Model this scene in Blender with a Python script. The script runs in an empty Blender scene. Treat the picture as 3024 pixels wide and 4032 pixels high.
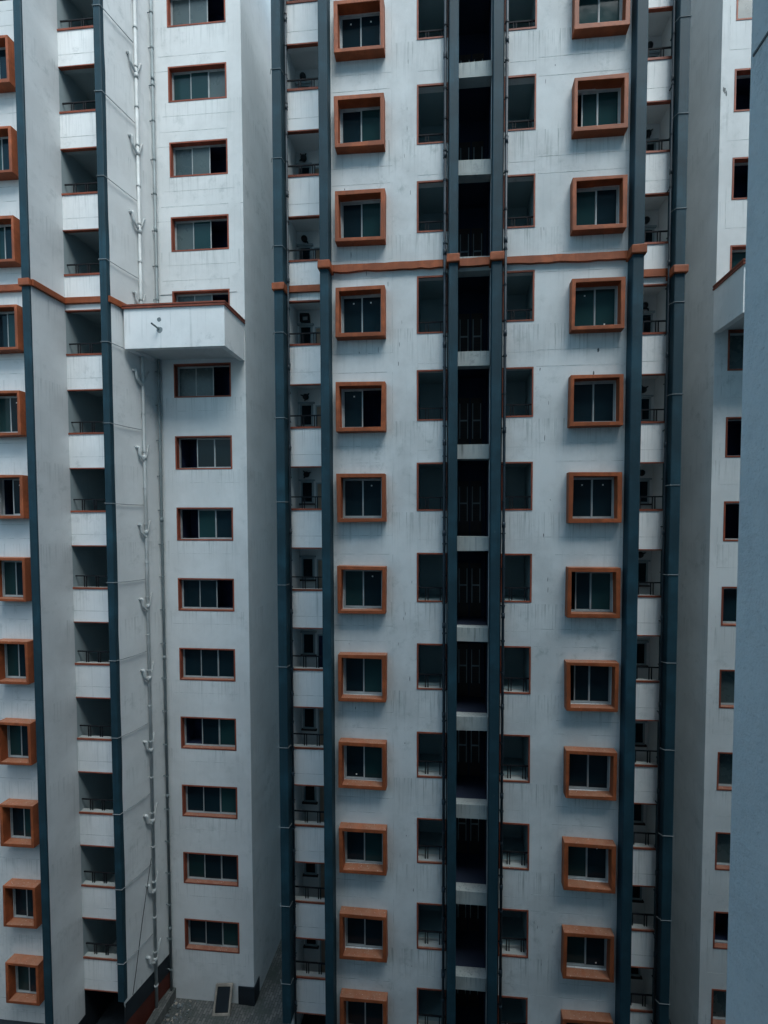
import bpy, bmesh, math, random
from mathutils import Vector
random.seed(7)
C = bpy.context.scene.collection
SC = bpy.context.scene
GZ = 0.55                                   # ground level

# ------------------------------------------------------------------ camera
F_PX, CX, YH = 1700.0, 1641.0, 2050.0       # focal length and optical centre in photo pixels (3024 x 4032)
PITCH = math.atan(F_PX/48000.0); YAW = math.atan(F_PX/21100.0)
CY = YH + F_PX*math.tan(PITCH)
cd = bpy.data.cameras.new('camera'); cam = bpy.data.objects.new('camera', cd); C.objects.link(cam)
cam.location = (0, -14.1, 21.4)
cam.rotation_euler = (math.pi/2 - PITCH, 0, YAW)
cd.sensor_fit = 'VERTICAL'; cd.sensor_height = 36.0
cd.lens = F_PX/4032*36.0
cd.shift_x = -(CX-1512)/4032; cd.shift_y = (CY-2016)/4032
cd.clip_start = 0.05; cd.clip_end = 500
SC.camera = cam

# ------------------------------------------------------------------ world, sun, exposure
SUN_EL, SUN_AZ = math.radians(58), math.radians(151)     # azimuth clockwise from +Y
w = bpy.data.worlds.new('World'); SC.world = w; w.use_nodes = True
nt = w.node_tree; nt.nodes.clear()
sky = nt.nodes.new('ShaderNodeTexSky'); sky.sky_type = 'NISHITA'; sky.sun_disc = False
sky.sun_elevation = SUN_EL; sky.sun_rotation = SUN_AZ; sky.air_density = 1.0; sky.dust_density = 3.0
hs = nt.nodes.new('ShaderNodeHueSaturation'); hs.inputs['Saturation'].default_value = 1.35
hs.inputs['Hue'].default_value = 0.465
bg = nt.nodes.new('ShaderNodeBackground'); bg.inputs['Strength'].default_value = 0.125
wo = nt.nodes.new('ShaderNodeOutputWorld')
nt.links.new(sky.outputs[0], hs.inputs['Color']); nt.links.new(hs.outputs[0], bg.inputs[0]); nt.links.new(bg.outputs[0], wo.inputs[0])
sd = bpy.data.lights.new('sun', 'SUN'); sun = bpy.data.objects.new('sun', sd); C.objects.link(sun)
sd.energy = 1.5; sd.angle = math.radians(34); sd.color = (0.78, 0.97, 1.0)
dirv = Vector((math.sin(SUN_AZ)*math.cos(SUN_EL), math.cos(SUN_AZ)*math.cos(SUN_EL), math.sin(SUN_EL)))
sun.rotation_euler = dirv.to_track_quat('Z', 'Y').to_euler(); sun.location = (0, -10, 60)
SC.view_settings.view_transform = 'Standard'; SC.view_settings.look = 'None'
SC.view_settings.exposure = 1.22; SC.view_settings.gamma = 1.0

# ------------------------------------------------------------------ materials
def newmat(name):
    m = bpy.data.materials.new(name); m.use_nodes = True
    n = m.node_tree; b = n.nodes['Principled BSDF']
    return m, n, b
def N(n, t, **kw):
    x = n.nodes.new(t)
    for k, v in kw.items():
        if hasattr(x, k): setattr(x, k, v)
    return x
def noise(n, vec, scale, detail=4, rough=0.55):
    x = N(n, 'ShaderNodeTexNoise'); x.inputs['Scale'].default_value = scale
    x.inputs['Detail'].default_value = detail; x.inputs['Roughness'].default_value = rough
    n.links.new(vec, x.inputs['Vector']); return x.outputs['Fac']
def ramp(n, fac, a, b, lo=0.0, hi=1.0):
    x = N(n, 'ShaderNodeMapRange'); x.interpolation_type = 'SMOOTHSTEP'
    x.inputs['From Min'].default_value = a; x.inputs['From Max'].default_value = b
    x.inputs['To Min'].default_value = lo; x.inputs['To Max'].default_value = hi
    n.links.new(fac, x.inputs['Value']); return x.outputs['Result']
def mul(n, a, b):
    x = N(n, 'ShaderNodeMath', operation='MULTIPLY')
    for i, v in enumerate((a, b)):
        if isinstance(v, (int, float)): x.inputs[i].default_value = v
        else: n.links.new(v, x.inputs[i])
    return x.outputs[0]
def mix(n, fac, a, b):
    x = N(n, 'ShaderNodeMix', data_type='RGBA')
    if isinstance(fac, (int, float)): x.inputs['Factor'].default_value = fac
    else: n.links.new(fac, x.inputs['Factor'])
    for k, v in (('A', a), ('B', b)):
        s = [i for i in x.inputs if i.name == k and i.type == 'RGBA'][0]
        if isinstance(v, tuple): s.default_value = (*v, 1)
        else: n.links.new(v, s)
    return [o for o in x.outputs if o.type == 'RGBA'][0]
def pos(n, scale=(1, 1, 1)):
    g = N(n, 'ShaderNodeNewGeometry'); mp = N(n, 'ShaderNodeMapping')
    mp.inputs['Scale'].default_value = scale; n.links.new(g.outputs['Position'], mp.inputs['Vector'])
    return mp.outputs[0], g
def bump(n, b, h, strength=0.2, dist=0.02):
    x = N(n, 'ShaderNodeBump'); x.inputs['Strength'].default_value = strength; x.inputs['Distance'].default_value = dist
    n.links.new(h, x.inputs['Height']); n.links.new(x.outputs[0], b.inputs['Normal'])

def plaster(name, base, dirt=(0.30, 0.34, 0.34), mott=0.5, streak=0.35, sill=None, rough_bump=0.25, bscale=22, bdist=0.02, pits=0.0):
    """painted plaster: mottling, long rain streaks, stronger streaks under the sills of each storey"""
    m, n, b = newmat(name); b.inputs['Roughness'].default_value = 0.85
    b.inputs['Specular IOR Level'].default_value = 0.25
    p, g = pos(n)
    dark = tuple(c*0.80 for c in base); lite = tuple(min(c*1.06, 0.92) for c in base)
    c = mix(n, ramp(n, noise(n, p, 0.55, 7, 0.62), 0.36, 0.64), dark, lite)
    c = mix(n, 1-mott*0.5, c, base)
    # blotchy grime
    bl = mul(n, ramp(n, noise(n, p, 2.3, 9, 0.72), 0.50, 0.70), mul(n, ramp(n, noise(n, p, 0.33, 3), 0.42, 0.66), 0.55*mott))
    c = mix(n, bl, c, dirt)
    ps, _ = pos(n, (7, 7, 0.28))
    st = mul(n, ramp(n, noise(n, ps, 1.0, 5, 0.6), 0.54, 0.72), mul(n, ramp(n, noise(n, p, 0.5, 2), 0.40, 0.62), streak))
    c = mix(n, st, c, dirt)
    if sill:
        z0, H, k, ln = sill
        sp = N(n, 'ShaderNodeSeparateXYZ'); n.links.new(g.outputs['Position'], sp.inputs[0])
        a = N(n, 'ShaderNodeMath', operation='SUBTRACT'); a.inputs[0].default_value = z0+40*H; n.links.new(sp.outputs['Z'], a.inputs[1])
        d = N(n, 'ShaderNodeMath', operation='MODULO'); n.links.new(a.outputs[0], d.inputs[0]); d.inputs[1].default_value = H
        pf, _ = pos(n, (16, 16, 0.5))
        s2 = mul(n, ramp(n, noise(n, pf, 1.0, 4, 0.65), 0.50, 0.70), mul(n, ramp(n, d.outputs[0], 0.0, ln, 1.0, 0.0), k))
        c = mix(n, s2, c, (0.20, 0.24, 0.24))
    if pits:
        c = mix(n, mul(n, ramp(n, noise(n, p, 11, 6, 0.75), 0.58, 0.72), pits), c, tuple(x*0.45 for x in base))  # dark spots put the shade of the pits into the colour
        c = mix(n, mul(n, ramp(n, noise(n, p, 1.7, 6, 0.7), 0.5, 0.75), pits*0.6), c, tuple(x*0.6 for x in base))
    fine = noise(n, p, 60, 3, 0.6)
    c = mix(n, mul(n, ramp(n, fine, 0.35, 0.7), 0.10), c, tuple(x*0.6 for x in base))
    n.links.new(c, b.inputs['Base Color'])
    bump(n, b, noise(n, p, bscale, 8, 0.75), rough_bump, bdist)
    return m
WHITE = (0.60, 0.62, 0.62)
M = {}
M['wall'] = plaster('white_plaster', WHITE, sill=(36.50, 2.965, 0.80, 1.4), mott=1.45, streak=0.34)
M['wall_l'] = plaster('white_plaster_left', (0.60, 0.62, 0.62), mott=0.9, streak=0.24, sill=(38.33, 2.962, 0.38, 1.2))
M['parapet'] = plaster('parapet_plaster', (0.74, 0.755, 0.755), mott=0.8, streak=0.5, sill=(36.55, 2.96, 0.3, 1.4))
M['wall_in'] = plaster('balcony_plaster', (0.62, 0.64, 0.64), mott=0.4, streak=0.15)
M['dim'] = plaster('shaded_balcony_plaster', (0.29, 0.345, 0.355), dirt=(0.14, 0.17, 0.18), mott=0.4, streak=0.2)  # white plaster darkened: the recess shade is put into the base colour
M['ledge_top'] = plaster('dirty_ledge_plaster', (0.34, 0.36, 0.35), dirt=(0.12, 0.13, 0.12), mott=1.4, streak=0.1)
M['room'] = plaster('dim_room_plaster', (0.20, 0.28, 0.30), dirt=(0.12, 0.15, 0.16), mott=0.4, streak=0.2)  # darker than the likely white walls, so room shade sits in the colour
M['near'] = plaster('pale_blue_rough_plaster', (0.85, 0.875, 0.90), dirt=(0.34, 0.40, 0.46), mott=0.7, streak=0.10, rough_bump=1.0, bscale=7, bdist=0.10, pits=0.55)
M['deep_shade'] = plaster('dark_shaft_plaster', (0.022, 0.031, 0.058), dirt=(0.015, 0.02, 0.035), mott=0.5, streak=0.2)  # near-black base carries the shade of the shaft and stilt floor

M['beam'] = plaster('stained_beam_plaster', (0.37, 0.405, 0.40), dirt=(0.10, 0.12, 0.12), mott=1.3, streak=0.9, sill=(38.68, 2.965, 1.0, 0.55))
def groove_mat():
    m, n, b = newmat('groove_line'); b.inputs['Roughness'].default_value = 0.9
    p, g = pos(n, (2.2, 2.2, 2.2))
    n.links.new(mix(n, ramp(n, noise(n, p, 1.0, 6, 0.7), 0.40, 0.62), (0.57, 0.59, 0.59), (0.22, 0.26, 0.26)), b.inputs['Base Color'])
    return m
M['groove'] = groove_mat()

def paint(name, base, var=0.18, rough=0.6, dust=None, scale=3.0, bstr=0.15, wear=None):
    m, n, b = newmat(name); b.inputs['Roughness'].default_value = rough
    b.inputs['Specular IOR Level'].default_value = 0.3
    p, g = pos(n)
    c = mix(n, ramp(n, noise(n, p, scale, 7, 0.65), 0.3, 0.7), tuple(x*(1-var) for x in base), tuple(x*(1+var) for x in base))
    c = mix(n, ramp(n, noise(n, p, 0.75, 3), 0.35, 0.68), tuple(x*0.72 for x in base), c)
    ps, _ = pos(n, (8, 8, 0.4))
    c = mix(n, mul(n, ramp(n, noise(n, ps, 1.0, 4), 0.50, 0.72), 0.5), c, tuple(x*0.6 for x in base))
    if wear:
        c = mix(n, mul(n, ramp(n, noise(n, p, 5.5, 9, 0.75), 0.62, 0.72), 0.5), c, wear)
    if dust:
        s = N(n, 'ShaderNodeSeparateXYZ'); n.links.new(g.outputs['Normal'], s.inputs[0])
        f = mul(n, ramp(n, s.outputs['Z'], 0.4, 0.9), ramp(n, noise(n, p, 4.0, 6, 0.7), 0.25, 0.75, 0.25, 0.85))
        c = mix(n, f, c, dust)
        v = noise(n, p, 30, 2, 0.5)
        c = mix(n, mul(n, ramp(n, s.outputs['Z'], 0.4, 0.9), ramp(n, v, 0.68, 0.74)), c, (0.62, 0.60, 0.57))
    n.links.new(c, b.inputs['Base Color'])
    bump(n, b, noise(n, p, 14, 6, 0.7), bstr, 0.02)
    return m
M['orange'] = paint('orange_paint', (0.315, 0.081, 0.028), dust=(0.31, 0.16, 0.10), wear=(0.16, 0.06, 0.035), bstr=0.3, var=0.3)
M['red'] = paint('red_brown_paint', (0.26, 0.065, 0.035), dust=(0.30, 0.16, 0.11), wear=(0.16, 0.05, 0.03))
M['teal'] = paint('dark_teal_paint', (0.011, 0.045, 0.064), var=0.35, scale=0.9, wear=(0.06, 0.10, 0.12), bstr=0.2, rough=0.7)
M['plinth'] = paint('plinth_and_shade_paint', (0.012, 0.018, 0.024), scale=1.5)
M['plinth_red'] = paint('red_plinth_paint', (0.10, 0.022, 0.014), scale=1.5)
M['iron'] = paint('black_rail_paint', (0.006, 0.008, 0.012), rough=0.85)
M['pipe_white'] = paint('white_pvc_pipe', (0.50, 0.53, 0.53), var=0.08, rough=0.45)
M['pipe_grey'] = paint('grey_pvc_pipe', (0.20, 0.24, 0.25), var=0.10, rough=0.45)
M['pipe_dark'] = paint('slate_downpipe', (0.026, 0.042, 0.056), var=0.25, rough=0.5)
M['alu'] = paint('aluminium_sash', (0.35, 0.38, 0.385), var=0.15, rough=0.45)
M['wire'] = paint('grey_wire', (0.24, 0.27, 0.28), rough=0.5)
M['door'] = paint('tan_door', (0.30, 0.22, 0.16), var=0.12)
M['brown'] = paint('dark_brown_door', (0.05, 0.035, 0.032), var=0.15)
M['trimgrey'] = paint('grey_joinery', (0.30, 0.36, 0.38), var=0.1)
M['wood'] = paint('weathered_wood', (0.30, 0.27, 0.23), var=0.25)
M['sticker'] = paint('white_sticker', (0.75, 0.75, 0.72), var=0.05)
M['black'] = paint('black_plastic', (0.014, 0.018, 0.022), rough=0.4)
M['chip'] = paint('dark_chip', (0.10, 0.12, 0.13), var=0.4)
def glass(name, base, rough, spec):
    m, n, b = newmat(name); b.inputs['Roughness'].default_value = rough
    b.inputs['IOR'].default_value = 1.45; b.inputs['Specular IOR Level'].default_value = spec
    p, g = pos(n)
    n.links.new(mix(n, noise(n, p, 0.45, 2), tuple(x*0.5 for x in base), tuple(x*1.5 for x in base)), b.inputs['Base Color'])
    r = N(n, 'ShaderNodeMapRange'); n.links.new(noise(n, p, 3.0, 5), r.inputs[0])
    r.inputs['To Min'].default_value = rough*0.6; r.inputs['To Max'].default_value = rough*1.8
    n.links.new(r.outputs[0], b.inputs['Roughness'])
    bump(n, b, noise(n, p, 1.6, 2), 0.04, 0.05)
    return m
M['glass'] = glass('dark_tinted_glass', (0.005, 0.015, 0.021), 0.06, 0.16)
M['glass_f'] = glass('frosted_tinted_glass', (0.034, 0.056, 0.060), 0.22, 0.32)
M['glass_c'] = glass('curtained_glass', (0.055, 0.080, 0.082), 0.25, 0.30)
M['glass_g'] = glass('greenish_glass', (0.010, 0.034, 0.036), 0.08, 0.20)
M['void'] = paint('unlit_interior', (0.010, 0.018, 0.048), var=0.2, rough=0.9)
def pavers():
    m, n, b = newmat('grey_block_paving'); b.inputs['Roughness'].default_value = 0.9
    p, g = pos(n); mp = N(n, 'ShaderNodeMapping'); mp.inputs['Rotation'].default_value = (0, 0, math.radians(90)); n.links.new(p, mp.inputs['Vector'])
    br = N(n, 'ShaderNodeTexBrick'); n.links.new(mp.outputs[0], br.inputs['Vector'])
    br.inputs['Scale'].default_value = 1.0; br.inputs['Brick Width'].default_value = 0.24; br.inputs['Row Height'].default_value = 0.12
    br.inputs['Mortar Size'].default_value = 0.010
    br.inputs['Color1'].default_value = (0.13, 0.13, 0.125, 1); br.inputs['Color2'].default_value = (0.065, 0.07, 0.07, 1); br.inputs['Mortar'].default_value = (0.03, 0.035, 0.03, 1)
    c = mix(n, ramp(n, noise(n, p, 1.3, 7, 0.7), 0.42, 0.66), br.outputs['Color'], (0.045, 0.055, 0.05))
    n.links.new(c, b.inputs['Base Color'])
    bump(n, b, br.outputs['Fac'], -0.6, 0.01)
    return m
M['pavers'] = pavers()

# ------------------------------------------------------------------ mesh builder
class MB:
    def __init__(s): s.v = []; s.f = []; s.m = []; s.mats = []
    def mi(s, k):
        if k not in s.mats: s.mats.append(k)
        return s.mats.index(k)
    def quad(s, a, b, c, d, mat):
        i = len(s.v); s.v += [a, b, c, d]; s.f.append((i, i+1, i+2, i+3)); s.m.append(s.mi(mat))
    def poly(s, pts, mat):
        i = len(s.v); s.v += pts; s.f.append(tuple(range(i, i+len(pts)))); s.m.append(s.mi(mat))
    def box(s, x0, x1, y0, y1, z0, z1, mat, jit=0.0):
        i = len(s.v); j = lambda: random.uniform(-jit, jit) if jit else 0.0
        s.v += [(x+j(), y+j(), z+j()) for x, y, z in ((x0,y0,z0),(x1,y0,z0),(x1,y1,z0),(x0,y1,z0),(x0,y0,z1),(x1,y0,z1),(x1,y1,z1),(x0,y1,z1))]
        for f in ((0,3,2,1),(4,5,6,7),(0,1,5,4),(1,2,6,5),(2,3,7,6),(3,0,4,7)):
            s.f.append(tuple(i+k for k in f)); s.m.append(s.mi(mat))
    def tube(s, pts, r, mat, seg=8, cap=True):
        pts = [Vector(p) for p in pts]; rings = []
        for k, p in enumerate(pts):
            d = (pts[min(k+1, len(pts)-1)] - pts[max(k-1, 0)]).normalized()
            u = d.cross(Vector((0.31, 0.17, 0.93)) if abs(d.z) < 0.9 else Vector((1, 0.1, 0))).normalized(); q = d.cross(u)
            i = len(s.v); rr = r[k] if isinstance(r, (list, tuple)) else r
            s.v += [tuple(p + u*rr*math.cos(2*math.pi*a/seg) + q*rr*math.sin(2*math.pi*a/seg)) for a in range(seg)]; rings.append(i)
        m = s.mi(mat)
        for a, b in zip(rings, rings[1:]):
            for k in range(seg):
                s.f.append((a+k, a+(k+1) % seg, b+(k+1) % seg, b+k)); s.m.append(m)
        if cap:
            s.f.append(tuple(rings[0]+k for k in reversed(range(seg)))); s.m.append(m)
            s.f.append(tuple(rings[-1]+k for k in range(seg))); s.m.append(m)
    def ring(s, x0, x1, z0, z1, t, y0, y1, mat, jit=0.0, tb=None):
        """rectangular frame in the xz plane, closed solid, y0 = front, y1 = back"""
        j = lambda: random.uniform(-jit, jit) if jit else 0.0
        tb = t if tb is None else tb; m = s.mi(mat); i = len(s.v)
        o = [(x0,z0),(x1,z0),(x1,z1),(x0,z1)]; n_ = [(x0+t,z0+tb),(x1-t,z0+tb),(x1-t,z1-t),(x0+t,z1-t)]
        jo = [(j(), j()) for _ in range(8)]
        for y in (y0, y1):
            s.v += [(p[0]+jo[k][0], y, p[1]+jo[k][1]) for k, p in enumerate(o)]
            s.v += [(p[0]+jo[4+k][0], y, p[1]+jo[4+k][1]) for k, p in enumerate(n_)]
        for k in range(4):
            l = (k+1) % 4
            for f in ((k, l, 4+l, 4+k), (8+k, 12+k, 12+l, 8+l), (k, 8+k, 8+l, l), (4+k, 4+l, 12+l, 12+k)):
                s.f.append(tuple(i+q for q in f)); s.m.append(m)
    def mesh(s, name, bevel=0.0, smooth=False):
        me = bpy.data.meshes.new(name); me.from_pydata(s.v, [], s.f)
        for k in s.mats: me.materials.append(M[k])
        for p, k in zip(me.polygons, s.m): p.material_index = k; p.use_smooth = smooth
        if bevel:
            bm = bmesh.new(); bm.from_mesh(me)
            bmesh.ops.recalc_face_normals(bm, faces=bm.faces)
            bmesh.ops.bevel(bm, geom=list(bm.edges), offset=bevel, segments=2, affect='EDGES', profile=0.6)
            bm.to_mesh(me); bm.free()
        me.update(); return me

WL = {}
def thing(name, label, cat, loc, group=None):
    o = bpy.data.objects.new(name, None); C.objects.link(o); o.location = loc; o.empty_display_size = 0.3
    o['label'] = label; o['category'] = cat
    if group: o['group'] = group
    WL[o.name] = Vector(loc); return o
def part(name, mb, parent, at=None, bevel=0.0, label=None, smooth=False):
    """at=None: mb is in world coordinates; otherwise mb (or a mesh) is local to the world point `at`"""
    me = mb if isinstance(mb, bpy.types.Mesh) else mb.mesh(name, bevel, smooth)
    o = bpy.data.objects.new(name, me); C.objects.link(o)
    if parent is not None: o.parent = parent; pl = WL[parent.name]
    else: pl = Vector((0, 0, 0))
    if at is None:
        if not isinstance(mb, bpy.types.Mesh): me.transform(__import__('mathutils').Matrix.Translation(-pl))
        wloc = pl.copy()
    else: wloc = Vector(at)
    o.location = wloc - pl; WL[o.name] = wloc
    if label: o['label'] = label
    return o

def facade(mb, y, x0, x1, z0, z1, holes, mat):
    """front wall in the plane y with real openings; hole = (x0,x1,z0,z1, wall thickness, reveal mat, room depth, room mat)"""
    xs = sorted({x0, x1, *[min(max(h[i], x0), x1) for h in holes for i in (0, 1)]})
    zs = sorted({z0, z1, *[min(max(h[i], z0), z1) for h in holes for i in (2, 3)]})
    for a, b in zip(xs, xs[1:]):
        for c, d in zip(zs, zs[1:]):
            mx, mz = (a+b)/2, (c+d)/2
            if any(h[0] < mx < h[1] and h[2] < mz < h[3] for h in holes): continue
            mb.quad((a, y, c), (b, y, c), (b, y, d), (a, y, d), mat)
    for h0, h1, c, d, t, rm, dp, im in holes:
        for ya, yb, m_ in ((y, y+t, rm), (y+t, y+dp, im)):
            mb.quad((h0, ya, c), (h0, yb, c), (h0, yb, d), (h0, ya, d), m_)
            mb.quad((h1, yb, c), (h1, ya, c), (h1, ya, d), (h1, yb, d), m_)
            mb.quad((h0, ya, c), (h1, ya, c), (h1, yb, c), (h0, yb, c), m_)
            mb.quad((h0, yb, d), (h1, yb, d), (h1, ya, d), (h0, ya, d), m_)
        if rm == 'wall' and im == 'room': mb.quad((h0+0.03, y+0.01, c+0.004), (h1-0.03, y+0.01, c+0.004), (h1-0.03, y+0.40, c+0.004), (h0+0.03, y+0.40, c+0.004), 'ledge_top')
        mb.quad((h0, y+dp, c), (h1, y+dp, c), (h1, y+dp, d), (h0, y+dp, d), im)
def hline(mb, x0, x1, z, y, t=0.012): mb.box(x0, x1, y-0.003, y+0.004, z-t/2, z+t/2, 'groove')
def vline(mb, x, z0, z1, y, t=0.010): mb.box(x-t/2, x+t/2, y-0.003, y+0.004, z0, z1, 'groove')
def chip(mb, x, z, y, w, h):
    pts = []
    for k in range(9):
        a = -2*math.pi*k/9; r = random.uniform(0.5, 1.0)
        pts.append((x+w*r*math.cos(-a), y-0.003, z+h*r*math.sin(-a)))
    mb.poly(pts, 'chip')

# ------------------------------------------------------------------ repeated parts
def rail_mesh(w, h=0.45, gap=0.49, first=0.2):
    mb = MB(); mb.box(0, w, -0.018, 0.018, h-0.042, h, 'iron')
    x = first
    while x < w-0.03:
        for q in (0, 0.085):
            if x+q < w-0.02: mb.box(x+q-0.016, x+q+0.016, -0.013, 0.013, -0.02, h-0.03, 'iron')
        x += gap
    return mb.mesh('railing')
def sash_window(parent, x0, x1, z0, z1, y, n=2, open_=None, fro=False, sticker=None, slide=0.0):
    """aluminium sliding window: outer frame, sash bars, glass panes; an opened bay shows the room"""
    mb = MB(); mb.ring(x0, x1, z0, z1, 0.035, y-0.03, y+0.05, 'alu')
    wd = (x1-x0-0.07)/n; bars = []
    for k in range(n):
        a, b = x0+0.035+k*wd, x0+0.035+(k+1)*wd
        if k == open_: continue
        if slide and k == 0: a += slide; 
        yy = y-0.012 if k % 2 else y+0.012
        mb.ring(a-0.012, b+0.012, z0+0.03, z1-0.03, 0.036, yy-0.012, yy+0.012, 'alu')
    o = part('frame', mb, parent)
    for k in range(n):
        if k == open_: continue
        a, b = x0+0.035+k*wd, x0+0.035+(k+1)*wd
        if slide and k == 0: a += slide
        yy = y-0.012 if k % 2 else y+0.012
        pm = MB(); g = random.choice(('glass_f', 'glass_f', 'glass_c', 'glass_g')) if fro else random.choice(('glass', 'glass', 'glass_g') if z1 > 27 else ('glass', 'glass', 'glass', 'glass_g'))
        pm.box(a+0.018, b-0.018, yy-0.003, yy+0.003, z0+0.06, z1-0.06, g)
        part('pane', pm, parent)
        if sticker and k in sticker:
            sm = MB(); sx = a+wd*random.uniform(0.45, 0.6); sz = z0+(z1-z0)*(0.82 if random.random() < 0.75 else 0.12)
            sm.box(sx-0.022, sx+0.022, yy-0.006, yy-0.004, sz-0.022, sz+0.022, 'sticker'); part('sticker', sm, parent)
def box_window(bld, xc, w, zc, h, yw, p, t=0.125, wy=0.07, **kw):
    """projecting orange concrete box round a two-sash window"""
    mb = MB(); mb.ring(xc-w/2, xc+w/2, zc-h/2, zc+h/2, t, yw-p, yw+0.03, 'orange', jit=0.016)
    o = part('window', mb, bld, bevel=0.014)
    sash_window(o, xc-w/2+t+0.01, xc+w/2-t-0.01, zc-h/2+t+0.015, zc+h/2-t-0.01, yw+wy, 2, **kw)
    return o
def flush_window(bld, x0, x1, z0, z1, y, n=3, **kw):
    """window set back in a painted reveal with a narrow red-brown border"""
    mb = MB(); mb.ring(x0, x1, z0, z1, 0.055, y-0.012, y+0.25, 'red', jit=0.004)
    o = part('window', mb, bld)
    sash_window(o, x0+0.055, x1-0.055, z0+0.055, z1-0.055, y+0.20, n, **kw)
    return o
def vent(parent, x, y, z, kind):
    mb = MB()
    if kind == 'square':
        mb.ring(x-0.17, x+0.17, z-0.15, z+0.16, 0.05, y-0.16, y, 'black', jit=0.01)
    else:
        r = 0.12; pts = [(x, y-0.02, z), (x, y-0.05, z), (x, y-0.10, z), (x, y-0.15, z), (x, y-0.185, z), (x, y-0.195, z)]
        mb.tube(pts, [r*0.75, r*0.95, r, r*0.85, r*0.45, r*0.1], 'black', 14)
        if kind == 'prong':
            for a in (random.uniform(20, 60), random.uniform(110, 160), random.uniform(220, 300)):
                a = math.radians(a); mb.tube([(x+math.cos(a)*0.06, y-0.1, z+math.sin(a)*0.06), (x+math.cos(a)*0.21, y-0.12, z+math.sin(a)*0.17)], [0.045, 0.018], 'black', 6)
        elif kind == 'hook':
            mb.tube([(x, y-0.05, z-0.09), (x+0.12, y-0.07, z-0.11), (x+0.15, y-0.06, z-0.24)], [0.03, 0.03, 0.02], 'black', 6)
    part('exhaust_vent', mb, parent, smooth=True)
def balcony(bld, x0, x1, zb, hp, y, depth, last=False, rail0=0.2, door=None, win=None, vkind=None, vx=0, mats=('parapet', 'wall_in')):
    """one balcony storey: parapet panel and slab, orange edging, railing, and what its back wall carries"""
    mb = MB(); pm, im = mats
    mb.box(x0, x1, y, y+0.13, zb+0.03, zb+hp-0.05, pm)
    mb.box(x0, x1, y+0.131, y+0.28, zb+0.031, zb+0.40, im)                   # edge beam behind the panel
    mb.box(x0, x1, y+0.281, y+depth, zb+0.16, zb+0.399, im)                  # slab
    hline(mb, x0, x1, zb+0.45, y)
    o = part('balcony', mb, bld)
    t = MB(); t.box(x0, x1, y-0.018, y+0.10, zb-0.01, zb+0.03, 'red', jit=0.003); part('edge_trim', t, o)
    t = MB(); t.box(x0, x1, y-0.025, y+0.015, zb+hp-0.07, zb+hp, 'red', jit=0.004)
    t.box(x0, x1, y+0.016, y+0.20, zb+hp-0.05, zb+hp-0.006, 'ledge_top'); part('coping', t, o)
    part('railing', RAIL(round(x1-x0, 3), rail0), o, at=(x0, y+0.13, zb+hp-0.005))
    yb = y+depth
    if win:
        wx0, wx1 = win; z0, z1 = zb+hp+0.22, zb+hp+1.08
        t = MB(); t.ring(wx0, wx1, z0, z1, 0.06, yb-0.05, yb, 'trimgrey'); t.box(wx0-0.06, wx1+0.06, yb-0.10, yb, z1+0.001, z1+0.06, 'trimgrey')
        t.box(wx0-0.06, wx1+0.06, yb-0.10, yb, z0-0.06, z0-0.001, 'brown'); wo_ = part('window', t, o)
        t = MB(); t.box(wx0+0.06, wx1-0.06, yb-0.02, yb-0.008, z0+0.06, z1-0.06, 'glass'); part('pane', t, o)
    if door:
        dx0, dx1, dm = door; z0, z1 = zb+0.41, zb+hp+1.02
        t = MB(); t.box(dx0, dx0+0.05, yb-0.03, yb, z0, z1, 'trimgrey'); t.box(dx0+0.051, dx1, yb-0.03, yb, z1-0.05, z1, 'trimgrey')
        t.box(dx0+0.051, dx1, yb-0.018, yb, z0, z1-0.051, dm); part('door', t, o)
    if vkind: vent(o, vx, yb, zb+hp+1.33, vkind)
    return o
_R = {}
def RAIL(w_, f):
    if (w_, f) not in _R: _R[(w_, f)] = rail_mesh(w_, first=f)
    return _R[(w_, f)]
def bay(mb, x0, x1, y, depth, z0, z1, im):
    """the recess behind a column of balconies"""
    yb = y+depth
    mb.quad((x0, yb, z0), (x1, yb, z0), (x1, yb, z1), (x0, yb, z1), im)
    mb.quad((x0, y, z0), (x0, yb, z0), (x0, yb, z1), (x0, y, z1), im)
    mb.quad((x1, yb, z0), (x1, y, z0), (x1, y, z1), (x1, yb, z1), im)
def column(bld, x0, x1, y0, y1, z0, z1, cap=None, straps=(), name='column'):
    mb = MB(); n = 44; rows = []; m_i = mb.mi('teal'); c_ = 0.02
    for k in range(n+1):
        z = z0+(z1-z0)*k/n; j = lambda: random.uniform(-0.0035, 0.0035); i = len(mb.v)
        a0, a1, b0 = x0+j(), x1+j(), y0+j()
        mb.v += [(a0, y1, z), (a0, b0+c_, z), (a0+c_, b0, z), (a1-c_, b0, z), (a1, b0+c_, z), (a1, y1, z)]; rows.append(i)
    for p, q in zip(rows, rows[1:]):
        for k in range(5): mb.f.append((p+k, p+k+1, q+k+1, q+k)); mb.m.append(m_i)
        mb.f.append((p+5, p, q, q+5)); mb.m.append(m_i)
    mb.f.append(tuple(reversed(range(rows[0], rows[0]+6)))); mb.m.append(m_i); mb.f.append(tuple(range(rows[-1], rows[-1]+6))); mb.m.append(m_i)
    o = part(name, mb, bld)
    if cap:
        t = MB(); t.box(x0-0.06, x1+0.06, y0-0.07, y1-0.02, cap[0], cap[1], 'orange', jit=0.012); part('column_cap', t, o, bevel=0.03)
    for z in straps:
        t = MB(); e = 0.012
        t.tube([(x0-0.10, y0+0.14, z-0.01), (x0-e, y0-e, z), (x1+e, y0-e, z), (x1+e+0.02, y0+0.22, z+0.004)], 0.011, 'wire', 6); part('strap', t, o)
    return o

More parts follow.
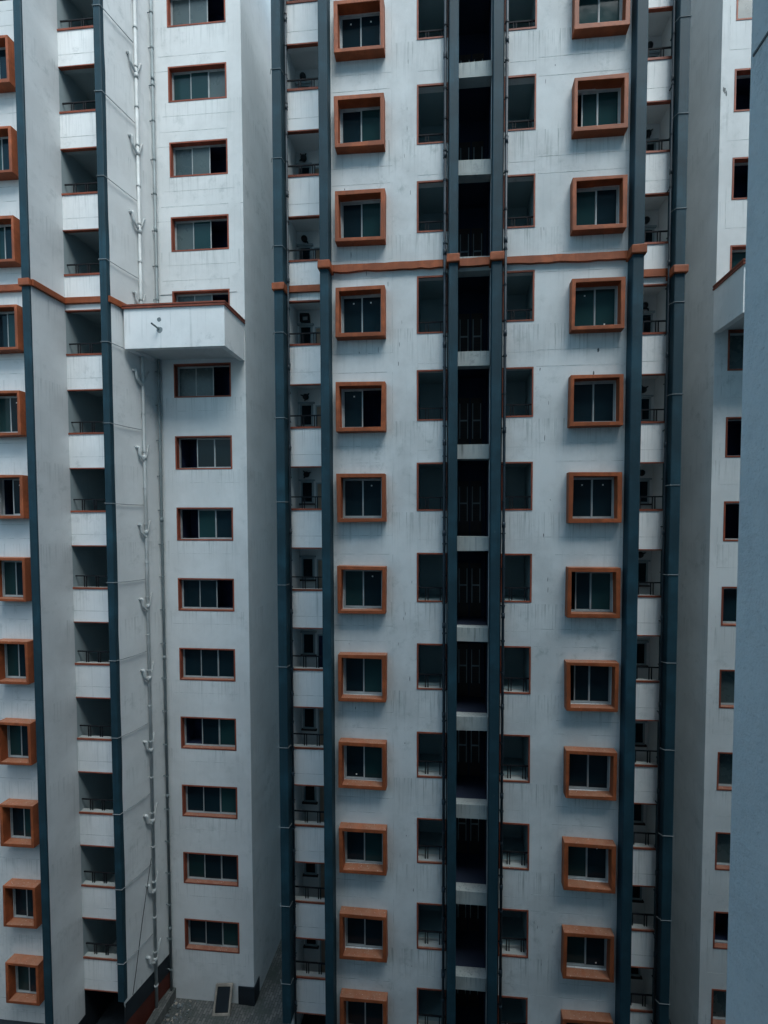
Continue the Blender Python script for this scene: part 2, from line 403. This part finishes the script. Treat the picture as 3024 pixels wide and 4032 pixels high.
ORD = ['topmost', 'second', 'third', 'fourth', 'fifth', 'sixth', 'seventh', 'eighth', 'ninth', 'tenth', 'eleventh', 'twelfth', 'thirteenth', 'fourteenth']
TOP = 45.0; TOPL = 48.0

# ------------------------------------------------------------------ ground
g = MB(); g.quad((-60, -40, GZ), (60, -40, GZ), (60, 60, GZ), (-60, 60, GZ), 'pavers')
go = part('ground', g, None, at=(0, 0, 0)); go['kind'] = 'structure'

kb = MB(); kb.box(-12.30, -11.93, 1.25, 3.13, GZ-0.2, 1.02, 'pavers', jit=0.02)
ko = part('kerb', kb, None, at=(0, 0, 0)); ko['kind'] = 'structure'
rb = MB()
for _ in range(150):
    a, q = random.uniform(-11.92, -10.9), random.uniform(1.9, 3.08); t_ = random.uniform(0.010, 0.032)*(1.4 if a < -11.5 else 0.8)
    rb.box(a-t_, a+t_*1.2, q-t_, q+t_, GZ, GZ+t_*random.uniform(0.6, 1.6), random.choice(('wood', 'pavers', 'chip', 'chip')), jit=t_*0.35)
ro = part('rubble', rb, None, at=(0, 0, 0)); ro['kind'] = 'stuff'; ro['label'] = 'scattered mortar rubble on the paving by the downpipe feet'; ro['category'] = 'rubble'

# ------------------------------------------------------------------ central block
B2 = thing('apartment_block', 'white central apartment block with dark teal fins and a dark open shaft midway', 'apartment building', (0.7, 4, GZ))
LLt = [38.12, 35.154, 32.191, 29.23, 26.26, 23.286, 20.342, 17.341, 14.375, 11.438, 8.508, 5.518]
LLb = [36.528, 33.332, 30.607, 27.419, 24.64, 21.724, 18.727, 15.807, 12.835, 9.896, 6.90, 3.90]
RLt = [38.16, 35.194, 32.206, 29.261, 26.263, 23.274, 20.331, 17.327, 14.398, 11.443, 8.508, 5.494]
RLb = [36.562, 33.545, 30.585, 27.694, 24.70, 21.733, 18.759, 15.764, 12.823, 9.875, 6.871, 3.90]
CLz = [36.858, 33.972, 31.055, 28.075, 25.07, 22.139, 19.131, 16.22, 13.275, 10.372, 7.391, 4.483]
CRz = [36.93, 33.961, 31.036, 28.027, 25.11, 22.116, 19.14, 16.159, 13.312, 10.292, 7.327, 4.429]
XL0, XL1, XR0, XR1 = -1.128, -0.13, 1.58, 2.572
CLx, CLw, CRx, CRw = -2.93, 1.60, 4.44, 1.60
holes = []
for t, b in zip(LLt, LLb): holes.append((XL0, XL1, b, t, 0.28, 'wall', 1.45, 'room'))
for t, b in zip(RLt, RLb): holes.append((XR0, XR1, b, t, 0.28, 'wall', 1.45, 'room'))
for z in CLz: holes.append((CLx-CLw/2+0.13, CLx+CLw/2-0.13, z-0.66, z+0.66, 0.12, 'wall', 0.9, 'void'))
for z in CRz: holes.append((CRx-CRw/2+0.13, CRx+CRw/2-0.13, z-0.66, z+0.66, 0.12, 'wall', 0.9, 'void'))
holes.append((0.16, 1.21, GZ, TOP-2, 0.25, 'wall', 1.7, 'deep_shade'))
mb = MB(); facade(mb, 0, -4.05, 5.60, GZ, TOP, holes, 'wall')
for z in CLz:
    hline(mb, -3.9, -1.93 + random.uniform(-0.5, 0.05), z+1.16, 0); hline(mb, -3.9, -1.93, z-1.23, 0)
    vline(mb, -1.93, z-1.23, z+1.16, 0, 0.008)
for z in CRz:
    hline(mb, 2.65 if random.random() < 0.6 else 3.3, 5.37, z+1.17, 0); hline(mb, 2.65 if random.random() < 0.6 else 3.4, 5.37, z-1.24, 0)
    vline(mb, 3.25, z-1.24, z-0.2, 0, 0.007)
for b in LLb: vline(mb, XL0+0.03, b-1.35, b-0.06, 0, 0.006); hline(mb, XL0+0.03, -0.3, b-0.95, 0, 0.008)
for b in RLb: vline(mb, XR1-0.02, b-1.35, b-0.06, 0, 0.006); hline(mb, 1.75, XR1, b-0.95, 0, 0.008)
for _ in range(46):
    x = random.choice((random.uniform(-1.9, -1.2), random.uniform(2.7, 3.4), random.uniform(-3.8, -1.3)))
    z = random.uniform(4, 37)
    if any(abs(z-q) < 0.95 for q in CLz) and x < -2: continue
    chip(mb, x, z, 0, random.uniform(0.006, 0.018), random.uniform(0.03, 0.13))
chip(mb, 4.55, 26.72, 0, 0.04, 0.08); chip(mb, 4.42, 26.03, 0, 0.03, 0.11)
# returns and body
X0c, X1c = -6.16, 7.48
mb.quad((-4.05, 1.3, GZ), (-4.05, 0, GZ), (-4.05, 0, TOP), (-4.05, 1.3, TOP), 'wall')
mb.quad((5.60, 0, GZ), (5.60, 1.3, GZ), (5.60, 1.3, TOP), (5.60, 0, TOP), 'wall')
mb.quad((X0c, 12, GZ), (X0c, 1.22, GZ), (X0c, 1.22, TOP), (X0c, 12, TOP), 'wall')
mb.quad((X1c, 1.22, GZ), (X1c, 12, GZ), (X1c, 12, TOP), (X1c, 1.22, TOP), 'wall')
mb.quad((X1c, 12, GZ), (X0c, 12, GZ), (X0c, 12, TOP), (X1c, 12, TOP), 'wall')
mb.poly([(X0c, 1.3, TOP), (-4.05, 1.3, TOP), (-4.05, 0, TOP), (5.6, 0, TOP), (5.6, 1.3, TOP), (X1c, 1.3, TOP), (X1c, 12, TOP), (X0c, 12, TOP)], 'wall')
BL = (-5.90, -4.05); BR = (5.60, 7.30)
for x0, x1 in (BL, BR):
    bay(mb, x0, x1, 1.3, 1.00, 2.6, 40.6, 'wall_in')
    mb.box(x0, x1, 1.3, 2.3, 40.6, TOP-0.01, 'wall')
    mb.quad((x0, 4.0, GZ), (x1, 4.0, GZ), (x1, 4.0, 2.6), (x0, 4.0, 2.6), 'deep_shade')  # near-black back and soffit: shade under the stilts painted in
    mb.quad((x0, 4.0, 2.62), (x1, 4.0, 2.62), (x1, 1.35, 2.62), (x0, 1.35, 2.62), 'deep_shade')
mb.box(-6.155, -5.91, 1.225, 1.9, GZ, TOP-0.01, 'wall'); mb.box(7.31, 7.475, 1.225, 1.9, GZ, TOP-0.01, 'wall')
part('wall', mb, B2)

for k, z in enumerate(CLz):
    box_window(B2, CLx, CLw, z, 1.57, 0, 0.28, open_=1 if k == 4 else None, sticker=(0, 1) if k in (0, 3) else (1,) if k in (5, 6, 10) else (0,) if k in (4, 8) else None, slide=0.0)
for k, z in enumerate(CRz):
    box_window(B2, CRx, CRw, z, 1.57, 0, 0.28, open_=None, slide=0.17 if k in (1, 6, 7) else 0.0, sticker=(0, 1) if k in (3, 5) else (1,) if k in (9, 10) else None)
for (xa, xb), tt, bb, f in (((XL0, XL1), LLt, LLb, 0.26), ((XR0, XR1), RLt, RLb, 0.30)):
    for t, b in zip(tt, bb):
        m_ = MB(); m_.ring(xa-0.005, xb+0.005, b-0.005, t+0.005, 0.05, -0.014, 0.035, 'red', jit=0.005)
        o = part('window_opening', m_, B2)
        part('railing', RAIL(round(xb-xa-0.02, 3), f), o, at=(xa+0.01, 0.19, b+0.01))
# slab beams, ledges and doors of the central shaft
for k in range(14):
    zt = 38.67 - 2.965*k
    m_ = MB(); m_.box(0.17, 1.20, -0.02, 0.32, zt-0.46, zt, 'beam', jit=0.01)
    m_.box(0.17, 1.20, 0.321, 1.69, zt-0.30, zt-0.02, 'deep_shade')
    o = part('shaft_beam', m_, B2)
    for dx in (0.22, 0.68):
        d = MB(); d.box(dx, dx+0.40, 1.64, 1.685, zt, zt+1.95, 'brown')
        for q in (dx+0.05, dx+0.33): d.box(q, q+0.03, 1.625, 1.639, zt+0.5, zt+1.75, 'trimgrey')
        d.box(dx+0.081, dx+0.329, 1.625, 1.639, zt+1.12, zt+1.17, 'trimgrey')
        for q in range(5): d.box(dx+0.09, dx+0.32, 1.628, 1.639, zt+0.55+q*0.1, zt+0.57+q*0.1, 'plinth')
        part('door', d, B2)
ZBC, ZBR = (38.13, 2.957), (38.24, 2.975)
kinds = ['prong', 'prong', 'ball', 'prong', 'hook', 'square', 'prong', 'prong', None, None, None, None, None]
for k in range(-1, 13):
    zb = ZBC[0]-ZBC[1]*k
    balcony(B2, BL[0], BL[1], zb, 1.46, 1.3, 1.00, rail0=0.42, win=(-5.82, -5.32), door=(-5.22, -4.56, 'void' if k == 8 else 'door'), vkind=kinds[min(k+1, 12)] if k >= 0 else None, vx=-5.58)
for k in range(-1, 13):
    zb = ZBR[0]-ZBR[1]*k
    balcony(B2, BR[0], BR[1], zb, 1.41, 1.3, 1.00, rail0=0.32, win=(6.62, 7.16), vkind=['prong', 'ball', 'prong', 'ball', 'hook', 'prong', 'ball'][k % 7] if 0 <= k < 8 else None, vx=6.86)
cap = (29.38, 29.64)
strapsC0 = [36.9-2.967*k for k in range(12)]; strapsC5 = [37.42-2.97*k for k in range(12)]
column(B2, -4.203, -3.915, -0.39, 0.25, GZ, TOP, cap)
column(B2, -0.113, 0.180, -0.39, 0.05, GZ, TOP, cap)
column(B2, 1.215, 1.527, -0.39, 0.05, GZ, TOP, cap)
column(B2, 5.40, 5.726, -0.39, 0.25, GZ, TOP, cap)
column(B2, -6.222, -5.895, 0.85, 1.40, 2.72, TOP, (29.45, 29.70), strapsC0)
column(B2, 7.205, 7.535, 0.85, 1.40, 2.72, TOP, (29.43, 29.68), strapsC5)
m_ = MB()
for a, b, y in ((-3.91, -0.12, 0), (0.185, 1.21, -0.02), (1.53, 5.395, 0)):
    n_ = max(3, int((b-a)/0.28)); rows = []; q_ = m_.mi('orange')
    for k in range(n_+1):
        x = a+(b-a)*k/n_; rows.append(len(m_.v)); jz = random.choice((0, 0, 0.02, -0.015))+random.uniform(-0.008, 0.008); jy = random.uniform(-0.01, 0.01)
        m_.v += [(x, y+0.01, 29.445+jz), (x, y-0.11+jy, 29.44+jz), (x, y-0.11+jy, 29.66+random.uniform(-0.006, 0.006)), (x, y+0.01, 29.665)]
    for p, q in zip(rows, rows[1:]):
        for k in range(4): m_.f.append((p+k, p+(k+1) % 4, q+(k+1) % 4, q+k)); m_.m.append(q_)
    m_.f.append((rows[0]+3, rows[0]+2, rows[0]+1, rows[0])); m_.m.append(q_); m_.f.append((rows[-1], rows[-1]+1, rows[-1]+2, rows[-1]+3)); m_.m.append(q_)
for a, b in ((BL[0], -4.21), (5.73, 7.2)): m_.box(a, b, 1.20, 1.31, 29.56, 29.79, 'orange', jit=0.008)
part('band', m_, B2)

# ------------------------------------------------------------------ left block: wing with balconies, and stair tower with the ledge
B1 = thing('apartment_block', 'white left apartment block with a boxed white ledge jutting above its paved foot', 'apartment building', (-12.4, 4, GZ))
LBz = [40.24, 37.27, 34.246, 31.231, 28.197, 25.21, 22.252, 19.278, 16.26, 13.279, 10.21, 7.134, 4.195]
cz = [(41.26+1.38, 41.26)] + [(39.72-2.962*k, 38.34-2.962*k) for k in range(13)]
LBx, LBw = -15.86, 1.32
holes = [(LBx-LBw/2+0.11, LBx+LBw/2-0.11, z-0.66, z+0.66, 0.12, 'wall_l', 0.9, 'void') for z in LBz]
mb = MB(); facade(mb, 0.45, -22, -14.65, GZ, TOPL, holes, 'wall_l')
for z in LBz:
    hline(mb, -18, -14.95, z-1.0, 0.45); hline(mb, -18, -14.95, z-1.5, 0.45)
mb.box(-14.925, -14.652, 0.10, 0.47, GZ, TOPL-0.01, 'wall_l')
mb.quad((-14.65, 0.10, GZ), (-14.63, 1.45, GZ), (-14.63, 1.45, TOPL), (-14.65, 0.10, TOPL), 'wall_l')
LBAY = (-14.63, -12.75)
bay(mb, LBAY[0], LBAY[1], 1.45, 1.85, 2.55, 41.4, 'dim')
mb.box(LBAY[0], LBAY[1], 1.45, 3.3, 41.4, TOPL-0.01, 'wall_l')
mb.quad((LBAY[0], 4.5, GZ), (LBAY[1], 4.5, GZ), (LBAY[1], 4.5, 2.6), (LBAY[0], 4.5, 2.6), 'plinth')  # stilt back, side and soffit painted near-black to stand for shade
mb.quad((LBAY[0], 1.45, GZ), (LBAY[0], 4.5, GZ), (LBAY[0], 4.5, 2.6), (LBAY[0], 1.45, 2.6), 'plinth')
mb.quad((LBAY[0], 4.5, 2.56), (LBAY[1], 4.5, 2.56), (LBAY[1], 1.5, 2.56), (LBAY[0], 1.5, 2.56), 'plinth')
mb.box(LBAY[0]-0.01, LBAY[0]+0.02, 0.47, 1.46, GZ, 1.55, 'plinth')
# flank wall from the dark fin to the stair tower
Pa, Pb = (-12.64, 1.12), (-12.19, 3.15)
def flank(z0, z1, mat, off=0.0):
    mb.quad((Pa[0]+off, Pa[1], z0), (Pb[0]+off, Pb[1], z0), (Pb[0]+off, Pb[1], z1), (Pa[0]+off, Pa[1], z1), mat)
flank(2.55, TOPL, 'wall_l'); flank(1.78, 2.55, 'plinth', 0.02); flank(GZ, 1.78, 'plinth_red', 0.0)
for za, zb_, mt in ((2.40, TOPL, 'wall_l'), (GZ, 2.40, 'plinth')): mb.quad((-12.75, 1.20, za), (-12.63, 1.12, za), (-12.63, 1.12, zb_), (-12.75, 1.20, zb_), mt)
mb.quad((LBAY[0], 1.5, GZ+0.006), (-12.76, 1.5, GZ+0.006), (-12.76, 4.49, GZ+0.006), (LBAY[0], 4.49, GZ+0.006), 'plinth')  # dark sheet over the paving, standing in for shade under the stilts
mb.quad((-12.75, 4.5, GZ), (-12.75, 1.2, GZ), (-12.75, 1.2, 2.6), (-12.75, 4.5, 2.6), 'plinth')
# stair tower front, right side
Xt0, Xt1, Yt = -12.19, -8.41, 3.15
WX = (-11.487, -9.031)
h2 = [(WX[0]+0.05, WX[1]-0.05, b+0.05, t-0.05, 0.26, 'red', 0.9, 'void') for t, b in cz]
facade(mb, Yt, Xt0, Xt1, GZ, TOPL, h2, 'wall_l')
for i, (t, b) in enumerate(cz[1:]):
    hline(mb, -11.75, -8.75, b-0.55, Yt, 0.009)
    if i < 4: hline(mb, Xt0, -11.5, t-0.16, Yt, 0.014); vline(mb, -9.05, t+0.05, t+0.45, Yt, 0.012); hline(mb, -11.9, -9.05, t+0.42, Yt, 0.012)
    if i == 2: hline(mb, -8.75, -8.42, t-0.98+1.4, Yt, 0.03)
mb.box(-11.98, -11.49, Yt-0.02, Yt+0.01, 30.70, 30.76, 'wall_l'); mb.box(-9.03, -8.73, Yt-0.02, Yt+0.01, 30.70, 30.76, 'wall_l')
mb.quad((Xt1, Yt, GZ), (Xt1, 14, GZ), (Xt1, 14, TOPL), (Xt1, Yt, TOPL), 'wall_l')
mb.quad((Xt1, 14, GZ), (-22, 14, GZ), (-22, 14, TOPL), (Xt1, 14, TOPL), 'wall_l')
mb.quad((-22, 14, GZ), (-22, 0.45, GZ), (-22, 0.45, TOPL), (-22, 14, TOPL), 'wall_l')
mb.poly([(-22, 0.45, TOPL), (-14.65, 0.45, TOPL), (-14.63, 1.45, TOPL), (-12.75, 1.45, TOPL), (-12.64, 1.12, TOPL), (-12.19, 3.15, TOPL), (Xt1, Yt, TOPL), (Xt1, 14, TOPL), (-22, 14, TOPL)], 'wall_l')
part('wall', mb, B1)
m_ = MB(); m_.box(-9.10, -8.38, Yt-0.035, Yt+0.02, GZ, 1.35, 'plinth'); m_.box(-8.66, -8.375, Yt-0.05, Yt-0.036, GZ, 1.33, 'plinth'); m_.box(-8.43, -8.37, Yt+0.021, 3.6, GZ, 1.34, 'plinth'); part('plinth', m_, B1)
for k, z in enumerate(LBz[1:]):
    box_window(B1, LBx, LBw, z, 1.57, 0.45, 0.34, t=0.105, wy=-0.04, open_={5: 0}.get(k), sticker=(1,) if k in (4, 5) else None, slide=0.0)
op = {0: 2, 2: 2, 3: 2, 4: 2, 5: 2, 6: 0, 7: 0, 8: 2, 10: 0}
for k, (t, b) in enumerate(cz):
    flush_window(B1, WX[0], WX[1], b, t, Yt, 3, open_=op.get(k), fro=k < 6)
for k in range(-1, 13):
    zb = 38.242-2.970*k
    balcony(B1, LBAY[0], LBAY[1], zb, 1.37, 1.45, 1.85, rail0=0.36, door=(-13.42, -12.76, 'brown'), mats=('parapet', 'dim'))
column(B1, -14.94, -14.645, 0.06, 0.12, GZ, TOPL, (29.55, 29.80))
column(B1, -12.885, -12.615, 1.05, 1.55, 2.70, TOPL, None)
m_ = MB()
m_.box(-22, -14.95, 0.34, 0.46, 29.57, 29.80, 'orange', jit=0.006)
m_.box(-14.64, -14.53, 0.10, 1.36, 29.575, 29.80, 'orange', jit=0.006)
m_.box(-14.62, -12.89, 1.36, 1.46, 29.58, 29.81, 'orange', jit=0.006)
i = len(m_.v); d = 0.09
for z in (29.45, 29.68):
    m_.v += [(Pa[0], Pa[1], z), (Pb[0], Pb[1], z), (Pb[0]+d, Pb[1], z), (Pa[0]+d, Pa[1]-0.01, z)]
for f in ((0, 3, 2, 1), (4, 5, 6, 7), (0, 1, 5, 4), (1, 2, 6, 5), (2, 3, 7, 6), (3, 0, 4, 7)): m_.f.append(tuple(i+q for q in f)); m_.m.append(m_.mi('orange'))
part('band', m_, B1, bevel=0.02)
# projecting ledge (a planter-like slab box) on the stair tower
def ledge(bld, x0, x1, y0, y1, z0, z1, left_open=False):
    m_ = MB()
    m_.box(x0, x1, y0, y0+0.22, z0, z1, 'parapet')                      # front
    m_.box(x1-0.22, x1, y0+0.221, y1, z0, z1, 'parapet')                # right side
    m_.box(x0, x0+0.22, y0+0.221, y1, z0, z1, 'parapet')                # left side
    m_.box(x0+0.221, x1-0.221, y0+0.221, y1, z0+0.13, z0+0.30, 'wall_l')# slab
    o = part('ledge', m_, bld)
    t = MB()
    for q, (e, za, zb_) in enumerate(((0.05, 0.0, 0.055), (0.03, -0.045, -0.002), (0.05, -0.10, -0.047))):
        t.box(x0-e, x1+e, y0-e, y0+0.24, z1+za, z1+zb_, 'red')
        t.box(x1-0.24, x1+e, y0+0.241, y1, z1+za, z1+zb_, 'red'); t.box(x0-e, x0+0.24, y0+0.241, y1, z1+za, z1+zb_, 'red')
    part('coping', t, o)
    return o
lo = ledge(B1, -12.40, -8.44, 1.60, 3.15, 27.92, 29.50)
t = MB(); t.tube([(-11.02, 1.62, 28.62), (-11.05, 1.44, 28.66), (-11.09, 1.30, 28.70)], 0.035, 'pipe_grey', 12, cap=False); t.tube([(-11.085, 1.32, 28.695), (-11.09, 1.306, 28.70)], 0.028, 'void', 10); part('drain_spout', t, lo)
for px_, pz_, pr in ((-10.98, 28.58, 0.125), (-11.0, 28.97, 0.088)):
    t = MB(); q = [random.uniform(.85, 1.1) for _ in range(12)]
    t.poly([(px_+pr*q[k]*math.cos(2*math.pi*k/12), 1.596, pz_+pr*q[k]*math.sin(2*math.pi*k/12)) for k in range(12)], 'pipe_grey'); part('mortar_patch', t, lo)
m_ = MB(); m_.box(-17.5, -15.35, -0.15, 0.44, 2.20, 2.32, 'plinth', jit=0.01); part('canopy', m_, B1)

# ------------------------------------------------------------------ right block
B3 = thing('apartment_block', 'white right apartment block with one window column showing beside the pale blue wall', 'apartment building', (12, 6, GZ))
rt = [39.78, 36.78, 33.85, 30.91, 28.04, 25.03, 22.08, 19.06, 16.08, 13.07, 10.11, 7.15, 4.20]
Xr = 9.147; Yr = 2.0
h3 = [(9.63, 11.7, t-1.36, t-0.05, 0.26, 'red', 0.9, 'void') for t in rt]
mb = MB(); facade(mb, Yr, Xr, 17, GZ, TOP, h3, 'wall_l')
for t in rt:
    vline(mb, 9.40, t-2.35, t-0.9, Yr, 0.008); hline(mb, 9.40, 12, t-2.35, Yr, 0.009)
for (x, z) in ((9.28, 36.1), (9.33, 36.0), (9.24, 36.15)): chip(mb, x, z, Yr, 0.035, 0.14)
mb.quad((Xr, 14, GZ), (Xr, Yr, GZ), (Xr, Yr, TOP), (Xr, 14, TOP), 'wall_l')
mb.quad((17, Yr, GZ), (17, 14, GZ), (17, 14, TOP), (17, Yr, TOP), 'wall_l'); mb.quad((17, 14, GZ), (Xr, 14, GZ), (Xr, 14, TOP), (17, 14, TOP), 'wall_l')
mb.quad((Xr, Yr, TOP), (17, Yr, TOP), (17, 14, TOP), (Xr, 14, TOP), 'wall_l')
part('wall', mb, B3)
for k, t in enumerate(rt):
    flush_window(B3, 9.584, 11.75, t-1.41, t, Yr, 3, open_={1: 0, 2: 0, 5: 0, 6: 0, 11: 0}.get(k), slide=0.0, fro=k not in (7,))
ledge(B3, 9.08, 13.2, 0.45, 2.0, 27.92, 29.50)

# ------------------------------------------------------------------ the near building the picture is taken from, plus added unseen masses
B4 = thing('apartment_block', 'pale blue rough plastered wall close by along the right edge', 'apartment building', (5, -14, GZ))
mb = MB(); NT = 62.5
mb.box(3.10, 9.0, -22.0, -9.14, GZ, 32.0, 'near'); part('wing_wall', mb, B4, bevel=0.03)
mb = MB(); mb.box(-13, 40, -32, -22.01, GZ, NT, 'wall'); mb.box(-46, -38, -22.0, 14, GZ, 33, 'wall'); mb.box(-37.9, -13.01, -32, -22.01, GZ, 26, 'wall'); mb.box(26, 40, -22.0, 14, GZ, 44, 'wall'); part('wall', mb, B4)  # unseen masses behind and beside the courtyard, added and sized to block skylight
m_ = MB(); m_.box(3.088, 3.104, -16.1, -9.2, 26.19, 26.215, 'chip'); part('groove', m_, B4)

# ------------------------------------------------------------------ downpipes
def downpipe(label, x, y, r, z0, z1, mat, wall_dir, brackets, name='downpipe', joints=(), second=None):
    t = thing(name, label, 'pipe', (x, y, z0))
    mb = MB(); mb.tube([(x, y, z0), (x, y, (z0+z1)/2), (x, y, z1)], r, mat, 12)
    for z in joints: mb.tube([(x, y, z-0.09), (x, y, z-0.085), (x, y, z+0.085), (x, y, z+0.09)], [r*1.02, r*1.32, r*1.32, r*1.02], mat, 12)
    part('pipe', mb, t, smooth=True)
    if second:
        mb = MB(); mb.tube([(x+second[0], y+second[1], z0), (x+second[0], y+second[1], z1)], second[2], second[3], 8); part('conduit', mb, t, smooth=True)
    bm_ = MB(); bm_.tube([(x, y, -0.024), (x, y, 0.024)], r*1.35, mat, 10)
    a = Vector(wall_dir); e = Vector((x, y, 0))+a
    bm_.tube([(x, y, 0), tuple(e)], 0.019, mat, 6)
    if second: bm_.tube([(x, y, 0), (x+second[0], y+second[1], 0)], 0.016, 'iron', 6)
    bm_.v = [(p[0]-x, p[1]-y, p[2]) for p in bm_.v]; me = bm_.mesh('bracket')
    for z in brackets: part('bracket', me, t, at=(x, y, z))
    return t
def zr(a, b, step): 
    out = []; z = a
    while z < b: out.append(z+random.uniform(-0.06, 0.06)); z += step
    return out
wx, wy = -12.26, 2.36
wp = downpipe('white downpipe with forked branches on the left block flank wall beside the dark fin', wx, wy, 0.058, GZ, 45.5, 'pipe_white', (-0.10, 0, 0), zr(2, 45, 1.48), joints=[z for z in zr(3.1, 45, 2.968)])
for k in range(14):
    z = 41.868-2.968*k
    b1 = MB(); L = random.uniform(0.75, 1.2); r = 0.050; z += random.uniform(-0.12, 0.12)
    b1.tube([(wx, wy, z-0.30), (wx-0.01, wy-0.059*L, z-0.22), (wx-0.03, wy-0.198*L, z-0.16+0.05), (wx-0.04, wy-0.238*L, z-0.02), (wx-0.04, wy-0.251*L, z+0.20), (wx-0.04, wy-0.264*L, z+0.24), (wx-0.17, wy-0.264*L, z+0.25)], [r, r, r, r, r, r*1.15, r*1.15], 'pipe_white', 10)
    part('branch', b1, wp, smooth=True)
    b2 = MB(); b2.tube([(wx, wy, z-0.22), (wx-0.01, wy+0.08, z-0.12), (wx-0.03, wy+0.27*L, z+0.34), (wx-0.04, wy+0.32*L, z+0.39), (wx-0.13, wy+0.32*L, z+0.39)], [r*0.8]*5, 'pipe_white', 10)
    part('branch', b2, wp, smooth=True)
downpipe('pale grey downpipe in the inner corner beside the three-pane window column', -12.06, 3.02, 0.05, GZ, 45.5, 'pipe_grey', (-0.16, 0, 0), zr(2, 45, 1.42), joints=zr(3.8, 45, 5.9))
downpipe('dark downpipe with rung brackets left of the dark central shaft', -0.235, -0.16, 0.046, GZ, 45.5, 'pipe_dark', (0, 0.16, 0), zr(1.6, 45, 0.95), joints=zr(3.2, 45, 2.965), second=(0.092, 0.05, 0.016, 'iron'))
downpipe('dark downpipe with rung brackets right of the dark central shaft', 1.655, -0.16, 0.046, GZ, 45.5, 'pipe_dark', (0, 0.16, 0), zr(1.9, 45, 1.12), joints=zr(3.5, 45, 2.965), second=(-0.085, 0.06, 0.014, 'iron'))
downpipe('thin dark pipe against the balconies left of the central block', -5.82, 1.14, 0.038, GZ, 45.5, 'pipe_dark', (0, 0.14, 0), zr(2, 45, 1.0), joints=zr(3.2, 45, 2.965))
downpipe('thin dark pipe against the balconies right of the central block', 7.14, 1.10, 0.036, GZ, 45.5, 'pipe_dark', (0, 0.20, 0), zr(2, 45, 1.6), joints=zr(3.2, 45, 2.965))

# ------------------------------------------------------------------ wires from the fin to the white pipe
for k in range(13):
    z = 36.98+2.967-2.967*k-0.10
    mb = MB(); a = Vector((-12.60, 1.04, z)); b = Vector((wx-0.06, wy-0.05, z+random.uniform(-0.04, 0.04))); md = (a+b)/2+Vector((0.015, 0, -0.015))
    mb.tube([(-12.96, 1.22, z+0.03), (-12.90, 1.10, z-0.02), (-12.89, 1.035, z), tuple(a), tuple(md), tuple(b)], 0.015, 'wire', 6)
    o = part('wire', mb, None, at=(0, 0, 0))
    o['label'] = 'thin pale wire tied from dark left fin to white downpipe, %s from the top' % ORD[k]; o['category'] = 'wire'; o['group'] = 'wires tied from the left fin to the white downpipe'
# loose hanging cable low on the flank wall
mb = MB(); mb.tube([(-12.24, 2.20, 7.55), (-12.42, 1.85, 5.2), (-12.50, 1.55, 3.4), (-12.55, 1.42, 2.6)], 0.010, 'iron', 6)
o = part('cable', mb, None, at=(0, 0, 0)); o['label'] = 'loose dark cable hanging down the flank wall left of the white downpipe'; o['category'] = 'cable'

# ------------------------------------------------------------------ discarded window frame on the paving
fr = thing('window_frame', 'weathered wooden frame with a dark pane leaning on the stair tower foot', 'window frame', (-9.62, 2.65, GZ))
m_ = MB(); m_.ring(-0.36, 0.36, 0, 1.05, 0.085, -0.035, 0.035, 'wood', jit=0.006)
a = part('surround', m_.mesh('surround', 0.006), fr, at=(-9.62, 2.65, GZ))
m_ = MB(); m_.box(-0.27, 0.27, 0.0, 0.02, 0.09, 0.96, 'plinth'); b = part('pane', m_.mesh('pane'), fr, at=(-9.62, 2.65, GZ))
fr.rotation_euler = (math.radians(-22), 0, math.radians(6))
